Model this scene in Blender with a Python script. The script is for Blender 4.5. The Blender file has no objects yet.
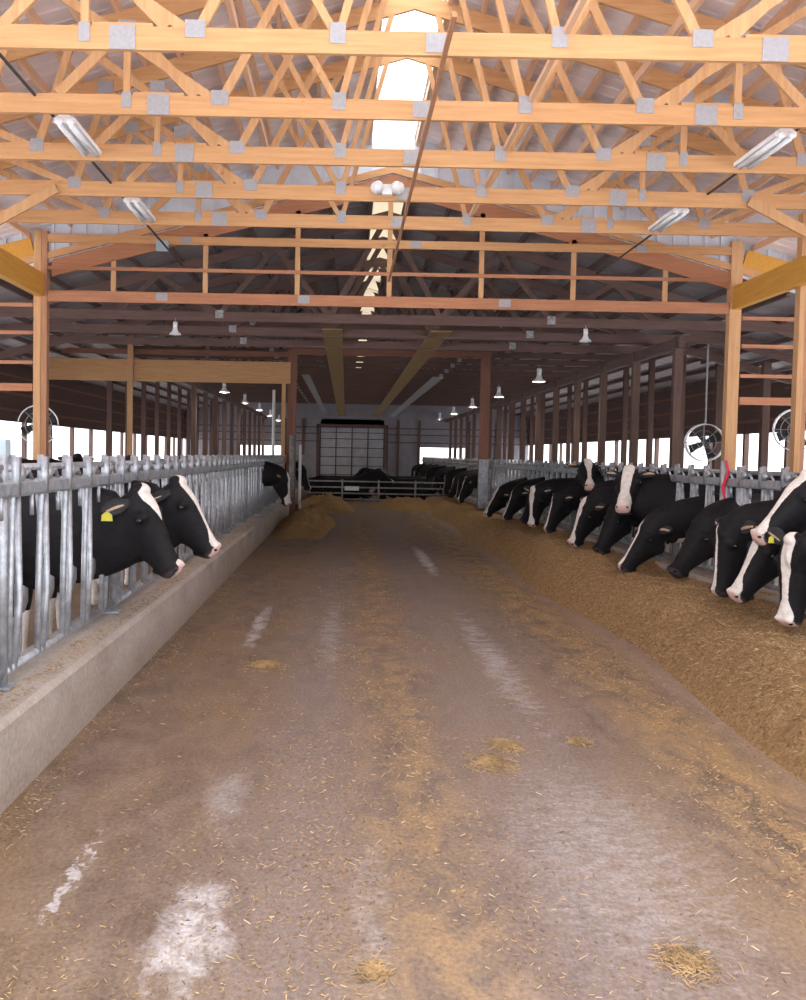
import bpy, math, random
import numpy as np
from mathutils import Vector, Matrix, noise
random.seed(7)
S = bpy.context.scene
C = S.collection
PI = math.pi
CX = 0.60            # ridge line

# ------------------------------------------------------------------ materials
def new_mat(name):
    m = bpy.data.materials.new(name); m.use_nodes = True
    nt = m.node_tree; b = nt.nodes['Principled BSDF']
    return m, nt, b
def N(nt, t, **kw):
    n = nt.nodes.new(t)
    for k, v in kw.items():
        if k in n.inputs.keys() if hasattr(n.inputs, 'keys') else False: n.inputs[k].default_value = v
        else: setattr(n, k, v)
    return n
def ramp(nt, fac, stops):
    r = nt.nodes.new('ShaderNodeValToRGB'); nt.links.new(fac, r.inputs[0])
    e = r.color_ramp.elements
    while len(e) < len(stops): e.new(0.5)
    for i, (p, c) in enumerate(stops):
        e[i].position = p; e[i].color = (*c, 1) if len(c) == 3 else c
    return r.outputs[0]
def noise_n(nt, vec, scale, detail=4, rough=0.55, dist=0.0):
    n = nt.nodes.new('ShaderNodeTexNoise'); n.inputs['Scale'].default_value = scale
    n.inputs['Detail'].default_value = detail; n.inputs['Roughness'].default_value = rough
    n.inputs['Distortion'].default_value = dist
    nt.links.new(vec, n.inputs['Vector']); return n.outputs['Fac']
def mapping(nt, src, scale=(1, 1, 1), loc=(0, 0, 0)):
    m = nt.nodes.new('ShaderNodeMapping'); m.inputs['Scale'].default_value = scale
    m.inputs['Location'].default_value = loc; nt.links.new(src, m.inputs['Vector']); return m.outputs[0]
def mathn(nt, op, a, b=None, clamp=False):
    m = nt.nodes.new('ShaderNodeMath'); m.operation = op; m.use_clamp = clamp
    for i, v in enumerate((a, b)):
        if v is None: continue
        if isinstance(v, (int, float)): m.inputs[i].default_value = v
        else: nt.links.new(v, m.inputs[i])
    return m.outputs[0]
def mix(nt, fac, a, b, mode='MIX'):
    m = nt.nodes.new('ShaderNodeMix'); m.data_type = 'RGBA'; m.blend_type = mode
    if isinstance(fac, (int, float)): m.inputs[0].default_value = fac
    else: nt.links.new(fac, m.inputs[0])
    for i, v in ((6, a), (7, b)):
        if isinstance(v, tuple): m.inputs[i].default_value = (*v, 1)
        else: nt.links.new(v, m.inputs[i])
    return m.outputs[2]
def bump(nt, h, b, strength=0.3, dist=0.02):
    n = nt.nodes.new('ShaderNodeBump'); n.inputs['Strength'].default_value = strength
    n.inputs['Distance'].default_value = dist
    nt.links.new(h, n.inputs['Height']); nt.links.new(n.outputs[0], b.inputs['Normal'])

def wood(name, c1, c2, axis=0, rough=0.7):
    m, nt, b = new_mat(name)
    tc = nt.nodes.new('ShaderNodeNewGeometry').outputs['Position']
    sc = [14, 14, 14]; sc[axis] = 0.9
    f = noise_n(nt, mapping(nt, tc, tuple(sc)), 2.2, 5, 0.6, 0.3)
    col = ramp(nt, f, [(0.3, c2), (0.7, c1)])
    k = noise_n(nt, mapping(nt, tc, tuple([s * 0.4 if i != axis else 2.5 for i, s in enumerate(sc)])), 3.0, 2)
    knot = ramp(nt, k, [(0.0, (1, 1, 1)), (0.72, (1, 1, 1)), (0.80, (0.6, 0.45, 0.35))])
    nt.links.new(mix(nt, 1.0, col, knot, 'MULTIPLY'), b.inputs['Base Color'])
    b.inputs['Roughness'].default_value = rough
    return m
def plain(name, c, rough=0.6, metal=0.0, var=0.12, scale=6, bumpy=0.0):
    m, nt, b = new_mat(name)
    tc = nt.nodes.new('ShaderNodeNewGeometry').outputs['Position']
    f = noise_n(nt, tc, scale, 5, 0.6)
    lo = tuple(max(0, x * (1 - var * 2)) for x in c); hi = tuple(min(1, x * (1 + var * 2)) for x in c)
    nt.links.new(ramp(nt, f, [(0.3, lo), (0.7, hi)]), b.inputs['Base Color'])
    b.inputs['Roughness'].default_value = rough; b.inputs['Metallic'].default_value = metal
    if bumpy: bump(nt, f, b, bumpy, 0.02)
    return m
M = {}
M['pine_x'] = wood('fresh pine across', (0.64, 0.355, 0.165), (0.50, 0.255, 0.105), 0)
M['pine_z'] = wood('fresh pine upright', (0.64, 0.37, 0.18), (0.50, 0.265, 0.12), 2)
M['pine_y'] = wood('fresh pine lengthwise', (0.76, 0.50, 0.33), (0.62, 0.38, 0.24), 1)
M['lvl'] = wood('laminated beam', (0.66, 0.34, 0.05), (0.55, 0.26, 0.04), 1)
M['red_x'] = wood('weathered pine across', (0.50, 0.22, 0.11), (0.36, 0.15, 0.08), 0)
M['red_z'] = wood('weathered pine upright', (0.50, 0.25, 0.13), (0.36, 0.17, 0.09), 2)
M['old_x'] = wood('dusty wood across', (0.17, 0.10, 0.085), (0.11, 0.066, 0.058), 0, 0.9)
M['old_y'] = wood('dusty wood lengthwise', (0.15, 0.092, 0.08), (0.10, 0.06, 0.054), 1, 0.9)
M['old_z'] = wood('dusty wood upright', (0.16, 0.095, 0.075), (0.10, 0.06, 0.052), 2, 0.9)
M['rust_x'] = wood('dark red wood across', (0.30, 0.14, 0.095), (0.20, 0.09, 0.065), 0, 0.9)
M['rust_z'] = wood('dark red wood upright', (0.30, 0.14, 0.095), (0.20, 0.09, 0.065), 2, 0.9)
M['ochre'] = wood('ochre board', (0.34, 0.20, 0.06), (0.25, 0.15, 0.05), 1, 0.8)
M['plate'] = plain('galvanised plate', (0.36, 0.35, 0.37), 0.55, 0.2, 0.05, 40)
M['steel'] = plain('galvanised tube', (0.37, 0.39, 0.43), 0.42, 0.55, 0.16, 18)
M['steel_old'] = plain('dusty galvanised tube', (0.33, 0.33, 0.34), 0.6, 0.3, 0.2, 18)
M['white'] = plain('white enamel', (0.82, 0.82, 0.84), 0.4, 0.0, 0.03, 10)
M['dark'] = plain('dark metal', (0.04, 0.038, 0.04), 0.6, 0.0, 0.1, 10)
M['grey_box'] = plain('grey plastic', (0.33, 0.40, 0.44), 0.5, 0, 0.03, 10)
M['red'] = plain('red twine', (0.65, 0.02, 0.05), 0.7, 0, 0.05, 30)
M['blue'] = plain('blue twine', (0.05, 0.12, 0.5), 0.7, 0, 0.05, 30)
M['tag'] = plain('yellow tag', (0.55, 0.50, 0.05), 0.5, 0, 0.05, 30)
M['eye'] = plain('dark eye', (0.006, 0.005, 0.005), 0.12, 0, 0.0)
M['pink'] = plain('pink skin', (0.55, 0.33, 0.29), 0.6, 0, 0.1, 40)
M['earfur'] = plain('black ear fur', (0.016, 0.015, 0.018), 0.8, 0, 0.2, 40)
M['earin'] = plain('pale inner ear', (0.50, 0.36, 0.25), 0.8, 0, 0.2, 40)
M['yard'] = plain('white bounce yard', (0.82, 0.82, 0.84), 0.9, 0, 0.05, 0.5)  # ground made white as a reflector, bouncing daylight up under the roof

def ribbed(name, c, axis=0, pitch=0.23, seams=True):
    m, nt, b = new_mat(name)
    tc = nt.nodes.new('ShaderNodeNewGeometry').outputs['Position']
    f = noise_n(nt, tc, 2.5, 4)
    lo = tuple(x * 0.86 for x in c); hi = tuple(min(1, x * 1.1) for x in c)
    nt.links.new(ramp(nt, f, [(0.3, lo), (0.7, hi)]), b.inputs['Base Color'])
    b.inputs['Roughness'].default_value = 0.5; b.inputs['Metallic'].default_value = 0.1
    return m
M['roof'] = ribbed('painted roof sheet', (0.90, 0.86, 0.91))
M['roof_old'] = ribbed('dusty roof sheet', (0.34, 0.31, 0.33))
M['siding'] = ribbed('pale ribbed siding', (0.66, 0.70, 0.78))
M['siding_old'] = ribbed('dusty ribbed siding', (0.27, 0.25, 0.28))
M['door'] = ribbed('pale door panel', (0.42, 0.42, 0.46))
m, nt, b = new_mat('translucent ridge panel')
b.inputs['Base Color'].default_value = (0.55, 0.50, 0.42, 1)
tr = nt.nodes.new('ShaderNodeBsdfTranslucent'); tr.inputs[0].default_value = (0.55, 0.50, 0.42, 1)
mx = nt.nodes.new('ShaderNodeMixShader'); mx.inputs[0].default_value = 0.8
nt.links.new(b.outputs[0], mx.inputs[1]); nt.links.new(tr.outputs[0], mx.inputs[2])
nt.links.new(mx.outputs[0], nt.nodes['Material Output'].inputs[0]); M['ridge'] = m

# concrete curb
m, nt, b = new_mat('worn concrete')
tc = nt.nodes.new('ShaderNodeNewGeometry').outputs['Position']
f = noise_n(nt, mapping(nt, tc, (1, .5, 1)), 2.5, 8, 0.65)
f2 = noise_n(nt, tc, 38, 3, 0.6)
col = ramp(nt, f, [(0.3, (0.24, 0.19, 0.16)), (0.55, (0.38, 0.33, 0.30)), (0.75, (0.47, 0.42, 0.39))])
sx = nt.nodes.new('ShaderNodeSeparateXYZ'); nt.links.new(tc, sx.inputs[0])
lowmask = mathn(nt, 'MULTIPLY', mathn(nt, 'SUBTRACT', 0.27, sx.outputs[2]), 4.0, True)
col = mix(nt, mathn(nt, 'MULTIPLY', lowmask, f), col, (0.20, 0.13, 0.085))
nt.links.new(mix(nt, 0.25, col, ramp(nt, f2, [(0.3, (0.2, 0.16, 0.13)), (0.7, (0.6, 0.55, 0.5))])), b.inputs['Base Color'])
b.inputs['Roughness'].default_value = 0.85; bump(nt, f2, b, 0.25, 0.01); M['concrete'] = m

# alley floor
def gauss(nt, v, c, w):
    d = mathn(nt, 'DIVIDE', mathn(nt, 'SUBTRACT', v, c), w)
    return mathn(nt, 'POWER', 2.718, mathn(nt, 'MULTIPLY', mathn(nt, 'MULTIPLY', d, d), -1.0))
m, nt, b = new_mat('dusty alley concrete')
tc = nt.nodes.new('ShaderNodeNewGeometry').outputs['Position']
sx = nt.nodes.new('ShaderNodeSeparateXYZ'); nt.links.new(tc, sx.inputs[0]); X, Y = sx.outputs[0], sx.outputs[1]
big = noise_n(nt, mapping(nt, tc, (1.2, 0.32, 1)), 1.3, 5, 0.6, 0.4)
mid = noise_n(nt, mapping(nt, tc, (1.0, 0.5, 1)), 5.5, 7, 0.7, 0.6)
fine = noise_n(nt, mapping(nt, tc, (1, 0.7, 1)), 55, 4, 0.7)
strk = noise_n(nt, mapping(nt, tc, (5, 0.45, 1)), 1.6, 6, 0.7, 0.3)
col = ramp(nt, mid, [(0.28, (0.118, 0.080, 0.058)), (0.5, (0.178, 0.126, 0.095)), (0.75, (0.255, 0.190, 0.148))])
col = mix(nt, ramp(nt, big, [(0.42, (0, 0, 0)), (0.62, (0.65, 0.65, 0.65))]), col, (0.235, 0.155, 0.088))
# purple-grey worn tracks
trk = mathn(nt, 'ADD', gauss(nt, X, -0.15, 0.32), gauss(nt, X, 0.95, 0.55))
trk = mathn(nt, 'MULTIPLY', mathn(nt, 'MULTIPLY', trk, strk), 1.1, True)
col = mix(nt, trk, col, (0.225, 0.180, 0.170))
# ochre chaff bands
band = mathn(nt, 'ADD', gauss(nt, X, 0.35, 0.22), mathn(nt, 'MULTIPLY', gauss(nt, X, 2.0, 0.28), 1.3))
band = mathn(nt, 'MULTIPLY', band, ramp(nt, mid, [(0.42, (0, 0, 0)), (0.6, (1, 1, 1))]))
col = mix(nt, mathn(nt, 'MULTIPLY', band, 0.6, True), col, (0.36, 0.225, 0.10))
# pale smooth lane beside the feed
lane = gauss(nt, X, 2.42, 0.17)
col = mix(nt, mathn(nt, 'MULTIPLY', lane, 0.6), col, (0.33, 0.235, 0.18))
# whitish lime residue with shapes of its own
def white_patch(cx, wx, cy, wy, lo, hi, amt, vscale):
    g = mathn(nt, 'MULTIPLY', gauss(nt, X, cx, wx), gauss(nt, Y, cy, wy))
    n = noise_n(nt, mapping(nt, tc, vscale), 7, 8, 0.72, 0.5)
    v = mathn(nt, 'MULTIPLY', g, n)
    return mathn(nt, 'MULTIPLY', ramp(nt, v, [(lo, (0, 0, 0)), (hi, (1, 1, 1))]), amt)
for args in ((-0.49, 0.23, 3.25, 0.72, 0.33, 0.54, 0.85, (1.5, 0.9, 1)),
             (-0.52, 0.16, 4.6, 0.6, 0.30, 0.52, 0.35, (1, .9, 1)),
             (-1.0, 0.10, 3.7, 1.0, 0.455, 0.53, 0.8, (2.2, 1.7, 1)),
             (-0.78, 0.12, 9.2, 1.9, 0.33, 0.5, 0.7, (1, .5, 1)),
             (1.25, 0.16, 15.5, 3.2, 0.30, 0.5, 1.0, (1, .8, 1)),
             (1.2, 0.26, 8.0, 4.0, 0.36, 0.60, 0.55, (1, 1.2, 1)),
             (1.10, 0.75, 4.0, 2.0, 0.36, 0.66, 0.42, (1.6, 2.2, 1)),
             (0.12, 0.14, 3.4, 1.5, 0.38, 0.62, 0.35, (1.4, 1.8, 1)),
             (-0.1, 0.2, 9.0, 3.5, 0.38, 0.58, 0.4, (1, 1, 1))):
    col = mix(nt, white_patch(*args), col, (0.50, 0.47, 0.48))
col = mix(nt, 0.75, col, mix(nt, 1.0, col, ramp(nt, fine, [(0.3, (0.55, 0.52, 0.5)), (0.7, (1.35, 1.35, 1.35))]), 'MULTIPLY'))
nt.links.new(col, b.inputs['Base Color']); b.inputs['Roughness'].default_value = 0.82
b.inputs['Specular IOR Level'].default_value = 0.3
bump(nt, mix(nt, 0.5, mid, fine), b, 0.45, 0.02); M['floor'] = m

# feed
m, nt, b = new_mat('chopped feed')
tc = nt.nodes.new('ShaderNodeNewGeometry').outputs['Position']
f = noise_n(nt, mapping(nt, tc, (1.6, 0.9, 1)), 26, 7, 0.75, 1.2)
g = noise_n(nt, tc, 4, 4, 0.6)
col = ramp(nt, f, [(0.32, (0.10, 0.055, 0.028)), (0.45, (0.30, 0.18, 0.085)), (0.58, (0.46, 0.295, 0.15)), (0.72, (0.70, 0.52, 0.33))])
col = mix(nt, ramp(nt, g, [(0.4, (0, 0, 0)), (0.7, (0.5, 0.5, 0.5))]), col, (0.32, 0.19, 0.09))
nt.links.new(col, b.inputs['Base Color']); b.inputs['Roughness'].default_value = 0.95
b.inputs['Specular IOR Level'].default_value = 0.1
bump(nt, f, b, 0.9, 0.035); M['feed'] = m
M['straw'] = plain('straw bits', (0.33, 0.21, 0.10), 0.9, 0, 0.28, 9)
M['chaff'] = plain('dark chaff', (0.15, 0.09, 0.045), 0.95, 0, 0.28, 9)
M['straw_pale'] = plain('pale straw bits', (0.46, 0.34, 0.20), 0.9, 0, 0.2, 9)

# cow coat: white where attribute w > 0, pink where p > 0
m, nt, b = new_mat('holstein coat')
aw = nt.nodes.new('ShaderNodeAttribute'); aw.attribute_name = 'w'
ap = nt.nodes.new('ShaderNodeAttribute'); ap.attribute_name = 'p'
tcn = nt.nodes.new('ShaderNodeTexCoord').outputs['Object']
nz = noise_n(nt, tcn, 26, 4, 0.6)
nzf = noise_n(nt, mapping(nt, tcn, (1, 1, 1)), 160, 3, 0.6)
wv = mathn(nt, 'ADD', aw.outputs['Fac'], mathn(nt, 'MULTIPLY', mathn(nt, 'SUBTRACT', nz, 0.5), 0.014))
wmask = mathn(nt, 'MULTIPLY', mathn(nt, 'ADD', wv, 0.002), 250, True)
blk = ramp(nt, nz, [(0.3, (0.006, 0.006, 0.008)), (0.7, (0.014, 0.012, 0.014))])
wht = ramp(nt, nz, [(0.3, (0.58, 0.52, 0.48)), (0.7, (0.78, 0.73, 0.70))])
col = mix(nt, wmask, blk, wht)
pm = mathn(nt, 'MULTIPLY', ap.outputs['Fac'], 60, True)
col = mix(nt, pm, col, mix(nt, wmask, (0.05, 0.04, 0.045), (0.60, 0.40, 0.36)))
nt.links.new(col, b.inputs['Base Color']); b.inputs['Roughness'].default_value = 0.62
b.inputs['Specular IOR Level'].default_value = 0.18
bump(nt, nzf, b, 0.25, 0.004); M['coat'] = m

# ------------------------------------------------------------------ mesh builder
class MB:
    def __init__(s): s.v = []; s.f = []
    def poly(s, vs, fs):
        o = len(s.v); s.v += [tuple(v) for v in vs]; s.f += [tuple(i + o for i in f) for f in fs]; return s
    def box(s, x0, x1, y0, y1, z0, z1):
        return s.poly([(x0,y0,z0),(x1,y0,z0),(x1,y1,z0),(x0,y1,z0),(x0,y0,z1),(x1,y0,z1),(x1,y1,z1),(x0,y1,z1)],
                      [(0,3,2,1),(4,5,6,7),(0,1,5,4),(1,2,6,5),(2,3,7,6),(3,0,4,7)])
    def bar(s, a, b, w, h, up=(0, 0, 1), ch=0.0):
        """bar from a to b; w across, h along 'up'"""
        a, b = Vector(a), Vector(b); d = (b - a).normalized(); up = Vector(up)
        r = d.cross(up)
        if r.length < 1e-4: r = d.cross(Vector((0, 1, 0)))
        r.normalize(); u = r.cross(d).normalized()
        vs = []
        for p in (a, b):
            for (i, j) in ((-1, -1), (1, -1), (1, 1), (-1, 1)): vs.append(p + r * (i * w / 2) + u * (j * h / 2))
        return s.poly(vs, [(0,1,2,3),(7,6,5,4),(0,4,5,1),(1,5,6,2),(2,6,7,3),(3,7,4,0)])
    def tube(s, pts, r, n=8, cap=True):
        pts = [Vector(p) for p in pts]; rs = r if isinstance(r, (list, tuple)) else [r] * len(pts)
        vs = []; fs = []; pr = None
        for i, p in enumerate(pts):
            d = (pts[min(i + 1, len(pts) - 1)] - pts[max(i - 1, 0)]).normalized()
            if pr is None:
                q = Vector((0, 0, 1)) if abs(d.z) < 0.9 else Vector((1, 0, 0)); pr = d.cross(q).normalized()
            else:
                pr = (pr - d * pr.dot(d)).normalized()
            u = d.cross(pr)
            for k in range(n):
                t = 2 * PI * k / n; vs.append(p + (pr * math.cos(t) + u * math.sin(t)) * rs[i])
        for i in range(len(pts) - 1):
            for k in range(n):
                a = i * n + k; b_ = i * n + (k + 1) % n; fs.append((a, b_, b_ + n, a + n))
        if cap:
            fs.append(tuple(range(n - 1, -1, -1))); fs.append(tuple(range((len(pts) - 1) * n, len(pts) * n)))
        return s.poly(vs, fs)
    def ell(s, c, r, n=12, m=8, R=None):
        vs = []; fs = []
        for i in range(m + 1):
            ph = PI * i / m
            for k in range(n):
                t = 2 * PI * k / n
                v = Vector((r[0] * math.sin(ph) * math.cos(t), r[1] * math.sin(ph) * math.sin(t), r[2] * math.cos(ph)))
                if R: v = R @ v
                vs.append(Vector(c) + v)
        for i in range(m):
            for k in range(n):
                fs.append((i*n+k, (i+1)*n+k, (i+1)*n+(k+1)%n, i*n+(k+1)%n))
        return s.poly(vs, fs)
    def rings(s, rs, n=18, e=1.0):
        """rs: (centre, uvec, vvec, ru, rv); closed loft"""
        vs = []; fs = []
        for (c, u, v, ru, rv) in rs:
            for k in range(n):
                t = 2 * PI * k / n; ct, st = math.cos(t), math.sin(t)
                ct = math.copysign(abs(ct) ** e, ct); st = math.copysign(abs(st) ** e, st)
                vs.append(Vector(c) + Vector(u) * ct * ru + Vector(v) * st * rv)
        for i in range(len(rs) - 1):
            for k in range(n):
                a = i * n + k; b_ = i * n + (k + 1) % n; fs.append((a, b_, b_ + n, a + n))
        fs.append(tuple(range(n - 1, -1, -1))); fs.append(tuple(range((len(rs) - 1) * n, len(rs) * n)))
        return s.poly(vs, fs)
    def mesh(s, name, mat, smooth=False, bevel=0):
        me = bpy.data.meshes.new(name); me.from_pydata(s.v, [], s.f); me.update()
        me.materials.append(mat)
        if smooth: me.polygons.foreach_set('use_smooth', [True] * len(me.polygons))
        return me
    def build(s, name, mat, parent=None, smooth=False):
        return obj(name, s.mesh(name, mat, smooth), parent)
def obj(name, data, parent=None, loc=None):
    o = bpy.data.objects.new(name, data); C.objects.link(o)
    if parent: o.parent = parent
    if loc: o.location = loc
    return o
def tag(o, label=None, cat=None, group=None, kind=None):
    if label: o['label'] = label
    if cat: o['category'] = cat
    if group: o['group'] = group
    if kind: o['kind'] = kind
    return o
def thing(name, label, cat, loc=(0, 0, 0), rz=0, group=None):
    o = obj(name, None, None, loc); o.rotation_euler = (0, 0, rz); o.empty_display_size = 0.2
    return tag(o, label, cat, group)
def copy_tree(o, parent=None):
    c = o.copy(); C.objects.link(c); c.parent = parent
    for ch in [x for x in KIDS.get(o.name, [])]: copy_tree(ch, c)
    return c
KIDS = {}
def reg(root):
    bpy.context.view_layer.update()
    def walk(o):
        KIDS[o.name] = list(o.children)
        for c in o.children: walk(c)
    walk(root)
def struct(name, mb, mat, parent=None, smooth=False):
    o = mb.build(name, mat, parent, smooth)
    if not parent: o['kind'] = 'structure'
    return o
ORD = ['first', 'second', 'third', 'fourth', 'fifth', 'sixth', 'seventh', 'eighth', 'ninth', 'tenth', 'eleventh', 'twelfth',
       'thirteenth', 'fourteenth', 'fifteenth', 'sixteenth', 'seventeenth', 'eighteenth', 'nineteenth', 'twentieth']

# ------------------------------------------------------------------ key sizes
ZN, SN = 6.27, 0.29      # near roof ridge height, slope
ZD, SD = 5.66, 0.265      # far roof
YG = 14.6                # where the two roofs meet
YE = 56.0                # far end wall
XL, XR = -9.0, 10.2      # side walls
PL, PR = -4.45, 5.58     # post rows
FL, FR = -1.70, 3.90     # feed fences
NC = 4.13                # near bottom chord, underside
DC = 3.74                # far bottom chord, underside
YM, UP = 21.6, 0.75   # where the far roof steps up
def rn(x): return ZN - SN * abs(x - CX)
def rd(x): return ZD - SD * abs(x - CX)

# ------------------------------------------------------------------ ground, floor, curb
struct('ground', MB().box(-90, 90, -60, 140, -0.3, -0.03), M['yard'])
struct('floor', MB().box(-5.6, 6.8, 1.6, YG, -0.25, 0.0).box(XL, XR, YG, YE + 0.3, -0.25, 0.0), M['floor'])
def curb(name, x0, x1, y0, y1, h):
    mb = MB()
    n = int((y1 - y0) / 3.0)
    prof = [(x0, 0), (x1, 0), (x1, h - 0.03), (x1 - math.copysign(0.03, x1 - x0), h), (x0, h)]
    vs = []; fs = []
    for i in range(n + 1):
        y = y0 + (y1 - y0) * i / n
        for (x, z) in prof: vs.append((x, y, z))
    k = len(prof)
    for i in range(n):
        for j in range(k):
            a = i * k + j; b_ = i * k + (j + 1) % k; fs.append((a, b_, b_ + k, a + k))
    fs.append(tuple(range(k - 1, -1, -1))); fs.append(tuple(range(n * k, n * k + k)))
    return struct(name, mb.poly(vs, fs), M['concrete'])
curb('trim_1', -1.90, -1.48, 1.0, 55.5, 0.40)
curb('trim_2', 4.05, 3.72, 2.0, 55.5, 0.40)

# ------------------------------------------------------------------ roofs
def roof_slope(name, side, z0, s, y0, y1, xe, gap, th, mat, pitch=0.23):
    """ribbed sheet running from ridge to eave"""
    x0 = CX + side * gap; vs = []; fs = []
    ny = max(2, int((y1 - y0) / pitch)); prof = []
    for i in range(ny):
        y = y0 + (y1 - y0) * i / ny
        prof += [(y, 0), (y + 0.03, 0), (y + 0.045, 0.009), (y + 0.075, 0.009), (y + 0.09, 0)]
    prof.append((y1, 0))
    for (x, z) in ((x0, z0 - s * gap), (xe, z0 - s * abs(xe - CX))):
        for (y, dz) in prof: vs.append((x, y, z + dz))
        for (y, dz) in prof: vs.append((x, y, z + dz + th))
    n = len(prof)
    for j in range(n - 1):
        fs.append((j, j + 1, 2*n + j + 1, 2*n + j)); fs.append((n + j, 3*n + j, 3*n + j + 1, n + j + 1))
    fs += [(0, n, 3*n, 2*n), (n - 1, 3*n - 1, 4*n - 1, 2*n - 1)][:0]
    return struct(name, MB().poly(vs, fs), mat)
NY0 = 0.8
ceil_parts = []
for side, xe in ((-1, XL - 0.4), (1, XR + 0.4)):
    o = roof_slope('roof', side, ZN, SN, NY0, YG + 0.05, xe, 0.30, 0.012, M['roof'])
    x = 0.34
    while CX + side * x > XL - 0.3 and CX + side * x < XR + 0.3 and x < 6.6:
        xx = CX + side * x; z = rn(xx) - 0.02
        MB().bar((xx, NY0, z - 0.045), (xx, YG, z - 0.045), 0.04, 0.085).build('purlin', M['pine_y'], o)
        x += 0.33 if x < 4.4 else 0.6
    for (ya, yb, dz) in ((YG + 0.05, YM, 0.0), (YM - .1, YE, UP)):
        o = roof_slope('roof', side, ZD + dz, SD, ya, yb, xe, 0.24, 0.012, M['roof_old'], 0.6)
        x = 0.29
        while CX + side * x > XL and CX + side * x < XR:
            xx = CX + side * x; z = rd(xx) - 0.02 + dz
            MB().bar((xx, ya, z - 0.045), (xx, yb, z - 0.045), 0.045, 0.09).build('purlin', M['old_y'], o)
            x += 0.61
mb = MB()
for sd in (-1, 1):
    xe = XL if sd < 0 else XR
    vs = [(CX + sd*.24, YM + dy, rd(CX + .24) + z) for dy in (0, .03) for z in (.02, UP)] + [(xe, YM + dy, rd(xe) + z) for dy in (0, .03) for z in (.02, UP)]
    mb.poly(vs, [(0,1,5,4),(2,6,7,3),(0,4,6,2),(1,3,7,5),(4,5,7,6),(0,2,3,1)])
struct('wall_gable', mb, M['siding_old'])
# ridge cap of the old barn: raised translucent cap in lengths
for i in range(17):
    y0 = YG + 0.15 + i * 2.44
    z = ZD + 0.015 + (UP if y0 > YM - 1.3 else 0)
    mb = MB().poly([(CX-0.25, y0, z-0.06), (CX, y0, z+0.02), (CX+0.25, y0, z-0.06), (CX-0.25, y0+2.3, z-0.06), (CX, y0+2.3, z+0.02), (CX+0.25, y0+2.3, z-0.06),
                    (CX-0.25, y0, z-0.05), (CX, y0, z+0.03), (CX+0.25, y0, z-0.05), (CX-0.25, y0+2.3, z-0.05), (CX, y0+2.3, z+0.03), (CX+0.25, y0+2.3, z-0.05)],
                   [(0,1,4,3),(1,2,5,4),(6,9,10,7),(7,10,11,8),(0,3,9,6),(2,8,11,5),(0,6,7,1),(1,7,8,2),(3,4,10,9),(4,5,11,10)])
    o = struct('trim_3', mb, M['ridge'])

# ------------------------------------------------------------------ trusses
def plate_mb(x, y, z, w, h): return MB().box(x - w/2, x + w/2, y - 0.006, y, z - h/2, z + h/2)
def near_truss(y, label, first):
    t = thing('roof_truss', label, 'roof truss', (CX, y, NC), 0, 'fresh pine roof trusses')
    T = 0.038; hb = 0.145
    def P(x, z): return (x, 0, z)
    MB().box(-6.6, 6.7, -T/2, T/2, 0, hb).build('bottom_chord', M['pine_x'], t)
    for sd in (-1, 1):
        xe = 9.4; dep = 0.17
        z = lambda x: ZN - NC - SN * x - 0.09
        MB().poly([(0,-T/2,z(0)-dep),(sd*xe,-T/2,z(xe)-dep),(sd*xe,-T/2,z(xe)),(0,-T/2,z(0)),
                   (0,T/2,z(0)-dep),(sd*xe,T/2,z(xe)-dep),(sd*xe,T/2,z(xe)),(0,T/2,z(0))],
                  [(0,1,2,3),(7,6,5,4),(0,4,5,1),(1,5,6,2),(2,6,7,3),(3,7,4,0)]).build('top_chord', M['pine_x'], t)
        lo = lambda x: z(x) - dep + 0.04
        T2 = 0.034
        webs = [((0.70, hb-.05), (0.22, lo(0.22))), ((0.70, hb-.05), (1.52, lo(1.52))), ((1.60, hb-.05), (0.74, lo(0.74))),
                ((1.60, hb-.05), (3.05, lo(3.05))), ((2.30, hb-.05), (2.30, 0.66)),
                ((3.35, hb-.05), (3.05, lo(3.05))), ((3.35, hb-.05), (4.6, lo(4.6)))]
        for (a, b_) in webs:
            MB().bar(P(sd*a[0], a[1]), P(sd*b_[0], b_[1]), 0.05 if a[0] < 1.55 or a[0] > 2 and a[0] < 3 else 0.066, T2, (0, 1, 0)).build('web', M['pine_z'], t)
        MB().bar(P(sd*2.30, 0.66), P(sd*1.78, hb), 0.075, T2*.9, (0, 1, 0)).build('web', M['pine_z'], t)
        MB().bar(P(sd*2.30, 0.66), P(sd*2.82, hb), 0.075, T2*.9, (0, 1, 0)).build('web', M['pine_z'], t)
        yf = -T/2 - 0.001
        for (px, pz, w, h) in ((0.70, hb-.02, .10, .13), (1.60, hb-.01, .13, .11), (2.30, hb-.04, .07, .12), (2.30, 0.64, .13, .11),
                               (3.05, lo(3.05)+.03, .16, .12), (3.35, hb-.02, .12, .11), (1.52, lo(1.52)+.03, .14, .1)):
            plate_mb(sd*px, yf, pz, w, h).build('gusset_plate', M['plate'], t)
        plate_mb(sd*2.06, yf, 0.075, 0.165, 0.15).build('splice_plate', M['plate'], t)
        MB().box(sd*2.06-.19, sd*2.06+.19, -T/2, T/2, hb, hb+0.022).build('splice_block', M['pine_x'], t)
    plate_mb(-0.08, -T/2-.001, 0.075, 0.13, 0.12).build('splice_plate', M['plate'], t)
    return t
NT = [6.45 + 1.215 * k for k in range(5)]
tl = ['fresh pine truss nearest the camera, its chord crossing the top of the picture',
      'fresh pine truss second from the camera', 'fresh pine truss third from the camera, in the middle of five',
      'fresh pine truss fourth from the camera, meeting the diagonal knee braces', 'fresh pine truss farthest back, last before the ribbed gable']
t0 = near_truss(NT[0], tl[0], True); reg(t0)
for k in range(1, 5):
    c = copy_tree(t0); c.location.y = NT[k]; c['label'] = tl[k]

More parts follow.
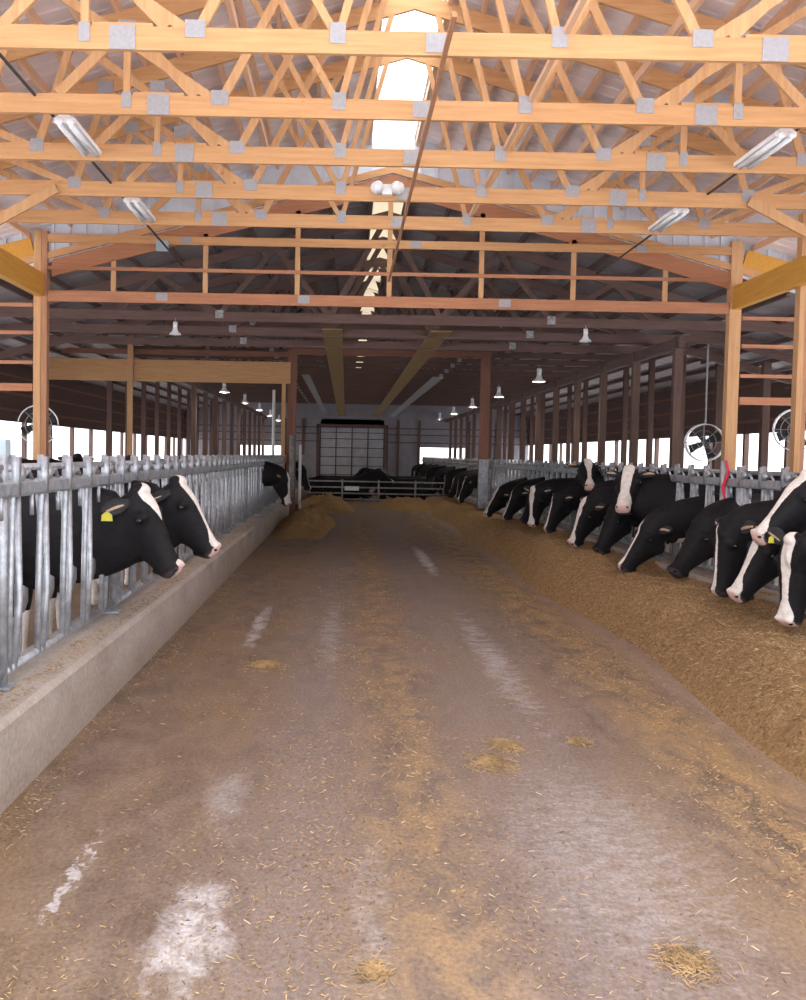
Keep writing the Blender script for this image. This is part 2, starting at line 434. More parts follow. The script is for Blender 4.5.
def far_truss(ZD):
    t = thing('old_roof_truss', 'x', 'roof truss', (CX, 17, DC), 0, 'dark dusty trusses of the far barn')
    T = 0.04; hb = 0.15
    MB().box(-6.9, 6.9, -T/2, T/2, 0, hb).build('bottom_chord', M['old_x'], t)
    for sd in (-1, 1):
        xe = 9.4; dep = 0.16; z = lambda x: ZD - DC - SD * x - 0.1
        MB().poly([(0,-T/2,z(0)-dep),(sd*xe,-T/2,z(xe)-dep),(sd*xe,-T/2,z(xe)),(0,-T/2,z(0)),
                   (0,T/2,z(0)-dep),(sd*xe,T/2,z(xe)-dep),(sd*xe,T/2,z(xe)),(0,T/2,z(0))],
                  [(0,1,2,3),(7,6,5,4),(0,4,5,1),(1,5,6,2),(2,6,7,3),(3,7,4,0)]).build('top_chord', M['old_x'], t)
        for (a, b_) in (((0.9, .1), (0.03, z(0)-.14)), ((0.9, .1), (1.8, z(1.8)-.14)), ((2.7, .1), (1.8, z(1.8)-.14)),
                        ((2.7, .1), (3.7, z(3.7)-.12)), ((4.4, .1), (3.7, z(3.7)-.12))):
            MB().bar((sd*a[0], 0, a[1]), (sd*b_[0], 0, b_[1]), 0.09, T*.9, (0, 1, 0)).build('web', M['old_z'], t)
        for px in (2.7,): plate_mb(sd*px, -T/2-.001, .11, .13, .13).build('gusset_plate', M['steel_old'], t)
    return t
f0 = far_truss(ZD); reg(f0); f1 = far_truss(ZD + UP - .0); reg(f1); first_hi = True
YB_ = 26.9
fy = [16.4 + 1.9 * k for k in range(21)]
for k, y in enumerate(fy):
    if y > YM and first_hi: c = f1; first_hi = False
    else: c = f0 if k == 0 else copy_tree(f1 if y > YM else f0)
    c.location.y = y
    if YM < y < YB_: c.location.z = DC + .62
    c['label'] = 'dark dusty roof truss in the far barn, %s behind the open gable frame' % (ORD[k] if k < 20 else 'last')

# longitudinal braces along the near section
for (x, z, w, h, mt, lab) in ((-0.92, 4.90, .04, .085, 'pine_y', 'pale lengthwise brace board high in the left half of the trusses'),
                              (1.34, NC + .165, .035, .038, 'pine_y', 'pale lengthwise brace board lying on the chords just right of the ridge'),
                              (2.55, 5.02, .04, .085, 'pine_y', 'pale lengthwise brace board slanting across the right trusses'),
                              (0.57, NC - .017, .03, .03, 'red_z', 'brown lengthwise board under the chords below the ridge gap')):
    tag(MB().box(x - w/2, x + w/2, 5.8, 11.4 if abs(x) != .57 else YG - 0.1, z - h/2, z + h/2).build('brace_board', M[mt]), lab, 'brace board')
# conduit runs with strip lights
def strip_light(x, y, lab, side):
    t = thing('strip_light', lab, 'light fixture', (x * .985, y, NC + 0.02), 0, 'strip lights under the near trusses')
    h = MB()
    prof = [(-.085, 0.0), (-.085, .035), (-.03, .07), (.03, .07), (.085, .035), (.085, 0.0)]
    vs = [(px, yy, pz) for yy in (-.42, .42) for (px, pz) in prof]
    h.poly(vs, [(0,1,7,6),(1,2,8,7),(2,3,9,8),(3,4,10,9),(4,5,11,10),(5,0,6,11),(5,4,3,2,1,0),(6,7,8,9,10,11)])
    h.build('housing', M['white'], t)
    for xx in (-.042, .042):
        MB().tube([(xx, -.39, -.012), (xx, .39, -.012)], 0.019, 10).build('lamp_tube', M['white'], t, True)
        MB().ell((xx, -.43, .01), (.03, .012, .03)).build('end_cap', M['white'], t, True)
    for yy in (-.3, .3):
        MB().tube([(0, yy, .07), (side*.11, yy, .16)], 0.006, 6).build('hanger', M['steel'], t)
    return t
for side, x, lab in ((-1, -2.28, 'left'), (1, 3.44, 'right')):
    tag(MB().tube([(x + side*.11, 5.8, NC + .13), (x + side*.11, YG - .1, NC + .13)], 0.012, 8).build('conduit', M['dark'], None, True),
        'thin dark lengthwise conduit under the near trusses on the %s side' % lab, 'conduit')
    for k, y in enumerate((8.35, 10.8)):
        strip_light(x, y, 'white twin tube strip light, %s of the two on the %s' % (('nearer', 'farther')[k], lab), side)

fl = thing('flood_light', 'small white twin headed flood light on the fourth truss under the ridge gap', 'light fixture', (.36, NT[3] - .06, NC + .10))
MB().box(-.05, .05, -.03, .03, -.05, .05).build('mount', M['white'], fl)
for q in (-1, 1):
    MB().tube([(q*.05, 0, 0), (q*.09, -.02, .03)], .015, 8).build('arm', M['white'], fl, True)
    MB().tube([(q*.07, .05, .06), (q*.09, -.02, .03), (q*.105, -.07, .0)], [.03, .055, .065], 12).build('lamp_head', M['white'], fl, True)
# lengthwise laminated beams and posts
for x, nm in ((PL, 'left'), (PR, 'right')):
    o = MB().box(x - .05, x + .05, 5.6, YG - .07, NC - .33, NC + .0).build('laminated_beam', M['lvl'])
    tag(o, 'yellow laminated lengthwise beam carrying the trusses on the %s' % nm, 'beam')
def post(name, x, y, z1, w, d, mats, lab, grp=None, z0=0.0):
    t = thing(name, lab, 'post', (x, y, z0), 0, grp)
    MB().box(-w/2, w/2 * .1, -d/2, d/2, 0, z1 - z0).build('ply', M[mats[0]], t)
    MB().box(w/2 * .1 + .002, w/2, -d/2 + .005, d/2 - .005, 0, z1 - z0).build('ply', M[mats[1]], t)
    return t
post('timber_post', PL, YG, 4.75, .19, .14, ('pine_z', 'red_z'), 'pale timber post at the left end of the open gable frame')
post('timber_post', PR, YG, 4.78, .17, .14, ('pine_z', 'pine_z'), 'pale timber post at the right end of the open gable frame')
post('timber_post', PR + .1, 12.62, 4.72, .13, .14, ('pine_z', 'red_z'), 'nearer pale timber post at the right edge under the laminated beam')
post('timber_post', PL - .1, 12.62, 4.72, .13, .14, ('pine_z', 'red_z'), 'nearer timber post at the left edge under the laminated beam')
# knee braces
for x0, x1, nm in ((-2.92, -4.30, 'left'), (3.95, 5.50, 'right')):
    tag(MB().bar((x0, NT[3] - .05, NC + .06), (x1, NT[3] - .05, NC - .72), .10, .036, (0, 1, 0)).build('knee_brace', M['pine_z']),
        'diagonal pine knee brace dropping from the truss chord on the %s' % nm, 'brace')

# ------------------------------------------------------------------ gable between the roofs
def gable_siding():
    mb = MB(); p = 0.23; x = XL - .3
    y0 = YG + 0.02
    while x < XR + .3:
        for (a, b_, dy) in ((0, .16, 0), (.16, .20, -.035), (.20, .23, 0)):
            xa, xb = x + a, x + b_
            ya = y0 + dy
            zt = lambda q: rn(q) - .005
            zb = lambda q: rd(q) - .04
            mb.poly([(xa, ya, zb(xa)), (xb, ya, zb(xb)), (xb, ya, zt(xb)), (xa, ya, zt(xa)),
                     (xa, y0 + .02, zb(xa)), (xb, y0 + .02, zb(xb)), (xb, y0 + .02, zt(xb)), (xa, y0 + .02, zt(xa))],
                    [(0,1,2,3),(7,6,5,4),(0,4,5,1),(1,5,6,2),(2,6,7,3),(3,7,4,0)])
        x += p
    return mb
struct('wall_gable', gable_siding(), M['siding'])
g = thing('gable_frame', 'reddish open timber gable frame with studs and girts where the barns meet', 'timber frame', (CX, YG, DC))
for sd in (-1, 1):
    for (zz, dep, mt, xe, yy) in ((ZD - DC + .10, .10, 'pine_x', 9.2, -.03), (ZD - DC - .02, .24, 'red_x', 4.9, .0), ):
        z = lambda x: zz - SD * x
        MB().poly([(0,yy-.02,z(0)-dep),(sd*xe,yy-.02,z(xe)-dep),(sd*xe,yy-.02,z(xe)),(0,yy-.02,z(0)),
                   (0,yy+.02,z(0)-dep),(sd*xe,yy+.02,z(xe)-dep),(sd*xe,yy+.02,z(xe)),(0,yy+.02,z(0))],
                  [(0,1,2,3),(7,6,5,4),(0,4,5,1),(1,5,6,2),(2,6,7,3),(3,7,4,0)]).build('rafter', M[mt], g)
a, b_ = PL + .1 - CX, PR - .09 - CX
MB().box(a, b_, -.06, -.02, 0, .155).build('bottom_chord', M['red_x'], g)
MB().box(a, b_, -.07, -.03, .84, .955).build('girt', M['pine_x'], g)
MB().box(a, b_, -.045, -.02, .455, .505).build('girt', M['red_x'], g)
for i in range(-3, 4):
    x = i * 1.33 - .02
    if abs(x) > 4: z1 = .55
    z1 = min(ZD - DC - SD * abs(x) - .2, 1.6) if abs(i) < 3 else .62
    MB().box(x - .035, x + .035, -.02, .02, .10, z1).build('stud', M['pine_z'], g)
for x in (-3.3, -1.25, 1.65): plate_mb(x, -.061, .09, .17, .11).build('gusset_plate', M['plate'], g)
for x in (-2.95, .35, 3.6): plate_mb(x, -.071, .9, .15, .10).build('gusset_plate', M['plate'], g)
for x0, x1, nm in ((XL, PL - .12, 'left'), (PR + .12, XR, 'right')):
    s = thing('side_girts', 'thin reddish horizontal girts in the side bay %s of the gable post' % nm, 'girts', (0, YG, 0))
    for (z, h) in ((3.66, .05), (3.26, .05), (2.83, .05), (2.44, .11)):
        MB().box(x0, x1, -.03, .01, z, z + h).build('girt', M['red_x'], s)
    sd = -1 if nm == 'left' else 1
    MB().bar((x0 if sd < 0 else x1, -.02, rd(x0 if sd < 0 else x1) + .18), (x1 if sd < 0 else x0, -.02, rd(x1 if sd < 0 else x0) + .22), .04, .28, (0, 0, 1)).build('rafter_board', M['lvl'], s)
tag(MB().box(-2.78, -2.60, YG - .12, YG - .075, 4.47, 4.62).build('junction_box', M['grey_box']), 'small pale junction box on the gable frame girt, left of centre', 'box')

# ------------------------------------------------------------------ frame with header beam at 26.7
YB = 26.6
h = MB().box(-8.1, -1.50, YB - .07, YB + .0, 3.45, 4.02).build('header_beam', M['pine_x'])
tag(h, 'broad pale header beam spanning the left bay ahead of the far posts', 'beam')
g = thing('cross_frame', 'weathered cross frame of girts and studs on the two far alley posts', 'timber frame', (0, YB, 0))
MB().box(-8.1, -1.75, .0, .04, 4.92, 5.02).build('girt', M['rust_x'], g)
MB().box(-8.1, -1.55, .0, .04, 4.16, 4.30).build('girt', M['rust_x'], g)
MB().box(-1.50, 3.80, -.04, .02, 4.22, 4.40).build('lintel', M['rust_x'], g)
MB().box(-1.50, 3.72, .03, .10, 4.34, 4.46).build('lintel', M['old_x'], g)
for x in (-5.72, -3.72): MB().box(x - .05, x + .05, .05, .12, 4.0, 5.1).build('stud', M['rust_z'], g)
for x in (-1.55, .78, 3.62): MB().box(x - .05, x + .05, .05, .12, 4.3, 5.0).build('stud', M['old_z'], g)
for (x, z, w, hh) in ((3.2, 4.86, .35, .2), (3.3, 5.3, .14, .18), (3.62, 5.3, .14, .18), (-1.0, 5.0, .3, .05)):
    MB().box(x - w/2, x + w/2, -.05, -.01, z - hh/2, z + hh/2).build('control_box', M['steel_old'], g)
tag(MB().box(-5.72 - .07, -5.72 + .07, YB - .16, YB - .08, 0, 5.05).build('timber_post', M['pine_z']), 'thin pale timber post standing behind the left headlocks under the header beam', 'post')
p = post('timber_post', -1.46, YB + .05, 4.35, .24, .2, ('rust_z', 'rust_z'), 'dark red alley post on the left at the far end of the headlocks')
p = post('timber_post', 3.66, YB + .05, 4.35, .24, .2, ('rust_z', 'rust_z'), 'dark red alley post on the right at the far end of the headlocks')
MB().box(-.13, .13, -.115, -.10, 0, 1.55).build('steel_sleeve', M['steel'], p)
tag(MB().box(-1.72, -1.62, YB - .14, YB - .04, .4, 3.45).build('timber_post', M['pine_z']), 'slim pale post propping the right end of the header beam', 'post')
tag(MB().tube([(-1.2, YB - .25, 0), (-1.2, YB - .25, 1.85)], .04, 10).build('pipe_bollard', M['white'], None, True), 'white capped pipe standing beside the left alley post', 'pipe')
tag(MB().tube([(-1.42, YB - .3, .3), (-1.42, YB - .3, 2.1)], .07, 10).build('hose_guard', M['steel_old'], None, True), 'thick dull pipe guard strapped to the left alley post', 'pipe')
tag(MB().tube([(-1.95, YB + .2, .4), (-1.95, YB + .2, 3.3)], .04, 8).build('vent_pipe', M['white'], None, True), 'tall thin white pipe behind the slim prop post', 'pipe')

# ------------------------------------------------------------------ posts and girders of the far barn
for x, nm in ((PL, 'left'), (PR, 'right')):
    tag(MB().box(x - .05, x + .05, YG + 2.2 if x > 0 else YB + .3, YE, 3.50, 3.68).build('girder', M['old_y']), 'dusty lengthwise girder on the %s row of barn posts' % nm, 'beam')
pm = MB().box(-.07, .07, -.07, .07, 0, 3.8).mesh('barn_post', M['old_z'])
for x, nm in ((PL, 'left inner'), (PR, 'right inner'), (-6.9, 'left outer'), (8.1, 'right outer')):
    k = 0; y = YG + 2.4 if x > 0 else YB + 2.6
    while y < YE - 1:
        z = 3.70 if 'inner' in nm else rd(x) - .12 + (UP if y > YM else 0)
        o = obj('barn_post', pm, None, (x, y, 0)); o.scale = (1, 1, z / 3.8)
        tag(o, 'dark dusty barn post, %s from the gable in the %s row' % (ORD[k], nm), 'post', 'dark posts of the far barn')
        y += 2.44; k += 1
# hanging ochre boards and grey runs on the chords
for (x, w, mt, lab) in ((-.28, .36, 'ochre', 'ochre board strip laid along the far chords left of the ridge'), (1.62, .36, 'ochre', 'ochre board strip laid along the far chords right of the ridge'),
                        (2.5, .3, 'steel_old', 'dusty pale board strip on the far chords at the right'), (-1.15, .22, 'steel_old', 'dusty pale board strip on the far chords at the left')):
    tag(MB().box(x - w/2, x + w/2, 17.5 if mt == 'ochre' else YB + 1, YE - .2, DC + .03, DC + .05).build('board_strip', M[mt]), lab, 'board')

# ------------------------------------------------------------------ side and end walls of the far barn
for x, nm in ((XL, 'left'), (XR, 'right')):
    zt = rd(x)
    mb = MB().box(x - .08, x + .08, YG + .2, YE, 0, .6)
    w = struct('wall_' + nm, mb, M['siding_old'])
    MB().box(x - .05, x + .05, YG + .2, YM, 2.33, zt).box(x - .05, x + .05, YM, YE, 2.33, zt + UP).build('upper_panel', M['old_y'], w)
    for q in range(3): MB().box(x - .1 if x > 0 else x + .05, x - .05 if x > 0 else x + .1, YG + .2, YE, 2.6 + q * .45, 2.66 + q * .45).build('girt', M['rust_x'], w)
    pm2 = MB().box(-.06, .06, -.06, .06, 0, 1.96).mesh('mullion', M['old_z'])
    y = YG + 1.2
    while y < YE:
        obj('mullion', pm2, w, (x, y, .595)); y += 2.44
yw = YE
mb = MB()
ops = [(-5.9, -3.45, 1.15, 2.05), (4.15, 6.75, .85, 2.1)]
def wallbox(x0, x1, z0, z1): mb.box(x0, x1, yw, yw + .1, z0, z1)
wallbox(XL, -5.9, 0, 2.05); wallbox(-5.9, -3.45, 0, 1.15); wallbox(-3.45, -1.45, 0, 2.05); wallbox(-1.45, 2.12, 3.15, 3.6)
wallbox(2.12, 4.15, 0, 2.1); wallbox(4.15, 6.75, 0, .85); wallbox(6.75, XR, 0, 2.1)
wallbox(XL, -1.45, 2.05, 3.12); wallbox(2.12, XR, 2.1, 3.12); wallbox(-1.45, 2.12, 3.1, 3.16)
mb.poly([(XL, yw, 3.1), (XR, yw, 3.1), (XR, yw, rd(XR) + UP), (CX, yw, ZD + UP), (XL, yw, rd(XL) + UP), (XL, yw + .1, 3.1), (XR, yw + .1, 3.1), (XR, yw + .1, rd(XR) + UP), (CX, yw + .1, ZD + UP), (XL, yw + .1, rd(XL) + UP)], [(0,1,2,3,4),(9,8,7,6,5),(0,5,6,1),(1,6,7,2),(2,7,8,3),(3,8,9,4),(4,9,5,0)])
w = struct('wall_back', mb, M['siding_old'])
for z in (2.32, 2.75, 3.1): MB().box(XL, -1.5, yw - .06, yw - .01, z, z + .06).build('girt', M['old_x'], w); MB().box(2.2, XR, yw - .06, yw - .01, z, z + .06).build('girt', M['old_x'], w)
for x in (-7.4, -5.98, -3.37, -2.4, 2.9, 4.07, 6.85, 8.4): MB().box(x - .07, x + .07, yw - .12, yw - .01, 0, 3.6).build('stud', M['old_z'], w)
d = tag(obj('door_1', None), kind='structure')
MB().box(-1.45, 2.12, yw + .0, yw + .05, 0, 3.12).build('door_panel', M['door'], d)
for z in (.5, 1.0, 1.5, 2.0, 2.5, 2.85): MB().box(-1.45, 2.12, yw - .03, yw, z - .02, z + .02).build('rail', M['old_x'], d)
for x in (-1.45, -.56, .33, 1.22, 2.12): MB().box(x - .03, x + .03, yw - .05, yw - .03, 0, 3.12).build('stile', M['old_z'], d)
MB().box(-1.62, 2.3, yw - .14, yw - .06, 3.12, 3.3).build('door_track', M['old_x'], d)
for x in (-1.6, 2.28): MB().box(x - .06, x + .06, yw - .14, yw - .02, 0, 3.3).build('door_jamb', M['old_z'], d)

# ------------------------------------------------------------------ headlock fences
PITCH = 0.48
def headlock_panel(units=5, detail=True):
    t = thing('headlock_panel', 'x', 'headlock panel')
    L = units * PITCH; z0, z1 = .405, 1.54
    MB().tube([(0, 0, 1.505), (0, L, 1.505)], .019, 8).build('top_rail', M['steel'], t, True)
    MB().poly([(x, y, z) for y in (0, L - .01) for (x, z) in ((.03, 1.355), (.045, 1.37), (.045, 1.425), (.03, 1.44), (-.03, 1.44), (-.03, 1.355))],
              [(0,6,7,1),(1,7,8,2),(2,8,9,3),(3,9,10,4),(4,10,11,5),(5,11,6,0),(0,1,2,3,4,5),(11,10,9,8,7,6)]).build('lock_rail', M['steel'], t)
    MB().tube([(0, 0, .475), (0, L, .475)], .026, 8).build('bottom_rail', M['steel'], t, True)
    MB().tube([(0, .0, z0), (0, .0, z1 + .02)], .03, 10).build('end_post', M['steel'], t, True)
    MB().box(-.06, .06, -.06, .06, z0, z0 + .015).build('foot_plate', M['steel'], t)
    for i in range(units):
        y = i * PITCH + .12
        MB().tube([(.01, y, 1.57), (.01, y, 1.33), (.01, y - .03, .9), (.01, y - .045, .47)], .019, 8).build('stanchion', M['steel'], t, True)
        MB().tube([(.01, y + .075, 1.36), (.01, y + .115, .80), (.01, y + .03, .47)], .021, 8).build('stanchion', M['steel'], t, True)
        a = MB().tube([(-.02, y + .03, 1.43), (-.02, y + .12, 1.1), (-.02, y + .21, .82), (-.02, y + .20, .49)], .018, 8)
        a.poly([(x_, y + yy, z) for x_ in (-.012, .022) for (yy, z) in ((.10, .90), (.23, .86), (.23, .79), (.17, .74), (.10, .74))],
               [(0,1,2,3,4),(9,8,7,6,5),(0,5,6,1),(1,6,7,2),(2,7,8,3),(3,8,9,4),(4,9,5,0)])
        a.build('swing_arm', M['steel'], t, True)
        l = MB().ell((.03, y + .06, 1.475), (.03, .06, .045), 10, 6)
        l.box(.0, .05, y - .035, y + .02, 1.36, 1.56)
        l.tube([(.03, y + .1, 1.45), (.03, y + .2, 1.49), (.03, y + .26, 1.44)], .012, 6)
        l.tube([(.035, y + .24, 1.36), (.035, y + .245, 1.25)], .012, 6)
        l.build('latch', M['steel'], t, True)
    return t
hp = headlock_panel(); reg(hp); hp['group'] = 'headlock panels of the feed fences'
PLN = 5 * PITCH
def place_panel(o, x, y, rz, lab): o.location = (x, y, 0); o.rotation_euler.z = rz; o['label'] = lab
nL = 10
for i in range(nL):
    o = hp if i == 0 else copy_tree(hp)
    place_panel(o, FL, 2.55 + i * PLN, 0, 'galvanised headlock panel on the left curb, ' + ('nearest the camera' if i == 0 else '%s from the camera' % ORD[i]))
for i in range(9):
    o = copy_tree(hp)
    place_panel(o, FR, 5.1 + PLN + i * PLN, PI, 'galvanised headlock panel on the right feed fence, ' + ('nearest the camera' if i == 0 else '%s from the camera' % ORD[i]))
# far fences beyond the posts: small, one mesh a panel
def far_panel_mesh():
    mb = MB(); L = PLN
    mb.tube([(0, 0, 1.5), (0, L, 1.5)], .025, 5); mb.box(-.03, .03, 0, L, 1.35, 1.43); mb.tube([(0, 0, .47), (0, L, .47)], .03, 5)
    for i in range(5):
        y = i * PITCH + .1
        mb.tube([(0, y, .4), (0, y, 1.58)], .022, 5); mb.tube([(0, y + .06, 1.4), (0, y + .15, .8), (0, y + .08, .47)], .02, 5)
    return mb.mesh('headlock_panel', M['steel_old'], True)
fpm = far_panel_mesh()
for x, nm in ((FL, 'left'), (FR, 'right')):
    for i in range(10):
        o = obj('far_headlock_panel', fpm, None, (x, 27.0 + i * PLN, 0))
        tag(o, 'dull headlock panel beyond the %s alley post, %s along' % (nm, ORD[i]), 'headlock panel', 'headlock panels beyond the alley posts')
# extras on the fences
tag(MB().box(FL - .12, FL + .0, 5.0, 5.08, 1.53, 1.645).build('control_box', M['grey_box']), 'small grey box on top of the left headlocks near the camera', 'box')
p = thing('pipe_post', 'taller galvanised pipe in the right fence tied with red twine', 'post', (FR - .06, 10.15, .38))
MB().tube([(0, 0, 0), (0, 0, 1.24)], .035, 10).build('pipe', M['steel'], p, True)
tw = thing('twine', 'red and blue baling twine knotted on the right fence pipe', 'twine', (FR - .06, 10.15, 1.2))
MB().tube([(.0, -.05, .42), (.02, -.06, .3), (-.03, -.06, .15), (.0, -.06, .0), (.01, -.05, -.14)], [.010, .014, .018, .010, .007], 6).build('red_strand', M['red'], tw)
MB().tube([(.05, -.05, .12), (.06, -.06, .05), (.05, -.05, -.02)], [.01, .015, .008], 6).build('blue_strand', M['blue'], tw)

# gate across the far alley
YT = 33.5
g = thing('pipe_gate', 'dull pipe gate closing the alley in front of the far cows', 'gate', (0, YT, 0))
for z in (.12, .32, .52, .72): MB().tube([(-1.3, 0, z), (3.55, 0, z)], .028, 6).build('rail', M['steel_old'], g, True)
for x in (-1.3, -.1, 1.12, 2.35, 3.55): MB().tube([(x, 0, 0), (x, 0, .78)], .035, 6).build('upright', M['steel_old'], g, True)
tag(MB().box(-.02, .46, YT - .08, YT - .04, .42, .56).build('white_panel', M['white']), 'small white rectangular panel hung on the far pipe gate', 'panel')

# ------------------------------------------------------------------ bell lamps, fans
def bell_lamp():
    t = thing('bell_lamp', 'x', 'hanging lamp')
    MB().tube([(0, 0, .0), (0, 0, .04), (0, 0, .1), (0, 0, .24)], [.19, .17, .10, .055], 14, False).build('shade', M['white'], t, True)
    MB().tube([(0, 0, .22), (0, 0, .40)], .07, 10).build('ballast', M['white'], t, True)
    MB().ell((0, 0, .06), (.06, .06, .09)).build('bulb', M['white'], t, True)
    MB().tube([(0, 0, .38), (0, 0, .52)], .01, 6).build('hook', M['steel_old'], t)
    return t
bl = bell_lamp(); reg(bl); bl['group'] = 'bell lamps hanging in the far barn'
lst = [(-3.55, 29 + 5.9 * k, 'left', k) for k in range(5)] + [(4.35, 22.8 + 6 * k, 'right', k) for k in range(5)] + [(3.75, 15.9, 'near right', 0), (-2.75, 16.0, 'near left', 0)]
for i, (x, y, nm, k) in enumerate(lst):
    o = bl if i == 0 else copy_tree(bl); o.location = (x, y, DC - .4); o.scale = (.5 if 'near' in nm else .75,) * 3; o.location.z += .12 if 'near' in nm else 0
    if 'near' not in nm:
        ld = bpy.data.lights.new('bell_fill_light', 'AREA'); ld.shape = 'DISK'; ld.size = .2; ld.energy = 28; ld.color = (1, .9, .78)  # added fill to brighten the far floor; the lamps themselves hang unlit
        obj('bell_fill_light', ld, o, (0, 0, .02))
    o['label'] = ('pale bell lamp hanging in the far barn, %s of the %s row' % (ORD[k], nm)) if 'near' not in nm else 'bell lamp just behind the gable frame on the %s' % nm[5:]
def fan(x, y, z, rz, lab, r=.33):
    t = thing('circulation_fan', lab, 'fan', (x, y, z), rz)
    ring = [(r * math.cos(a), -.12, r * math.sin(a)) for a in np.linspace(0, 2*PI, 25)]
    ring2 = [(p_[0], .12, p_[2]) for p_ in ring]
    sh = MB(); vs = ring[:-1] + ring2[:-1]; n = 24
    sh.poly(vs + [(v[0]*1.05, v[1], v[2]*1.05) for v in vs], [(i, (i+1) % n, n + (i+1) % n, n + i) for i in range(n)] +
            [(2*n + i, 3*n + i, 3*n + (i+1) % n, 2*n + (i+1) % n) for i in range(n)] +
            [(i, 2*n+i, 2*n+(i+1) % n, (i+1) % n) for i in range(n)] + [(n+i, n+(i+1) % n, 3*n+(i+1) % n, 3*n+i) for i in range(n)])
    sh.build('shroud', M['white'], t, True)
    gd = MB()
    for q in (.33, .66): gd.tube([(q*p_[0], -.13, q*p_[2]) for p_ in ring], .006, 4, False)
    for k in range(8):
        a = k * PI / 4; gd.tube([(0, -.14, 0), (r * math.cos(a), -.12, r * math.sin(a))], .006, 4)
    gd.build('guard', M['steel'], t)
    for k in range(4):
        a = k * PI / 2 + .4; c, s_ = math.cos(a), math.sin(a)
        MB().poly([(c*.05 - s_*.05, -.03, s_*.05 + c*.05), (c*r*.9 - s_*.09, -.04, s_*r*.9 + c*.09), (c*r*.9 + s_*.07, .03, s_*r*.9 - c*.07), (c*.05 + s_*.04, .02, s_*.05 - c*.04),
                   (c*.05 - s_*.05, -.02, s_*.05 + c*.05), (c*r*.9 - s_*.09, -.03, s_*r*.9 + c*.09), (c*r*.9 + s_*.07, .04, s_*r*.9 - c*.07), (c*.05 + s_*.04, .03, s_*.05 - c*.04)],
                  [(0,1,2,3),(7,6,5,4),(0,4,5,1),(1,5,6,2),(2,6,7,3),(3,7,4,0)]).build('blade', M['dark'], t)
    MB().tube([(0, -.08, 0), (0, .12, 0)], .06, 10).build('motor', M['dark'], t, True)
    MB().tube([(0, 0, r), (0, 0, DC - z)], .018, 6).build('drop_pipe', M['steel_old'], t)
fan(-5.35, 17.4, 2.02, .3, 'round white rimmed fan hanging beyond the left gable post')
fan(6.55, 18.3, 1.95, -.5, 'round white rimmed fan hanging just left of the right gable post')
fan(7.35, 16.4, 2.15, -.5, 'round fan hanging at the far right edge behind the girts')

# ------------------------------------------------------------------ feed
def feed_h(x, y):
    t = max(0.0, min(1.0, (x - 2.42 - .10 * math.sin(y * .9)) / .80)); s = t ** 1.15 * (3 - 2 * t) / 1.0 if t < 1 else 1.0; s = min(1.0, s)
    hh = .44 * s * (1 - .35 * max(0, min(1, (y - 16) / 8)))
    hh *= .88 + .22 * noise.noise(Vector((x * .9, y * .6, 0)))
    hh += .075 * noise.noise(Vector((x * 3.2, y * 2.6, 3))) * s + .03 * noise.noise(Vector((x * 7, y * 6, 8))) * s + .012 * noise.noise(Vector((x * 14, y * 12, 5))) * min(1, s * 4)
    return hh
def heightfield(x0, x1, y0, y1, nx, ny, fn):
    vs = []; fs = []
    for j in range(ny + 1):
        for i in range(nx + 1):
            x = x0 + (x1 - x0) * i / nx; y = y0 + (y1 - y0) * j / ny; vs.append((x, y, fn(x, y)))
    for j in range(ny):
        for i in range(nx):
            a = j * (nx + 1) + i; fs.append((a, a + 1, a + nx + 2, a + nx + 1))
    return MB().poly(vs, fs)
tag(heightfield(2.3, 3.95, 3.0, 20, 66, 620, lambda x, y: feed_h(x, y) - .008).build('feed_row', M['feed'], None, True),
    'long golden brown row of chopped feed along the right fence', 'feed', kind='stuff')
tag(heightfield(2.2, 3.95, 20, 33, 40, 200, lambda x, y: feed_h(x, y) - .008 + .0).build('feed_row', M['feed'], None, True),
    'far stretch of chopped feed around the right alley post', 'feed', kind='stuff')
def mound(name, cx, cy, rx, ry, h, lab, nx=60, ny=90, seed=0):
    def fn(x, y):
        d = math.hypot((x - cx) / rx, (y - cy) / ry)
        d += .28 * noise.noise(Vector((x * 3 / rx * .4, y * 3 / ry * .4, seed)))
        s = max(0, 1 - d * d)
        return h * s * (0.75 + .45 * noise.noise(Vector((x * 3.2, y * 2.4, seed))) + .22 * noise.noise(Vector((x * 10, y * 8, seed)))) - .006
    return tag(heightfield(cx - rx*1.3, cx + rx*1.3, cy - ry*1.3, cy + ry*1.3, nx, ny, fn).build(name, M['feed'], None, True), lab, 'feed', kind='stuff')
mound('feed_heap', -.85, 22.2, .66, 3.8, .36, 'low heap of feed before the left alley post', seed=2)
mound('feed_heap', -.6, 30.0, .95, 3.6, .42, 'heap of feed beyond the left alley post', seed=4)
mound('feed_heap', 1.9, 31.5, 1.1, 2.6, .34, 'heap of feed in mid alley before the pipe gate', seed=9)

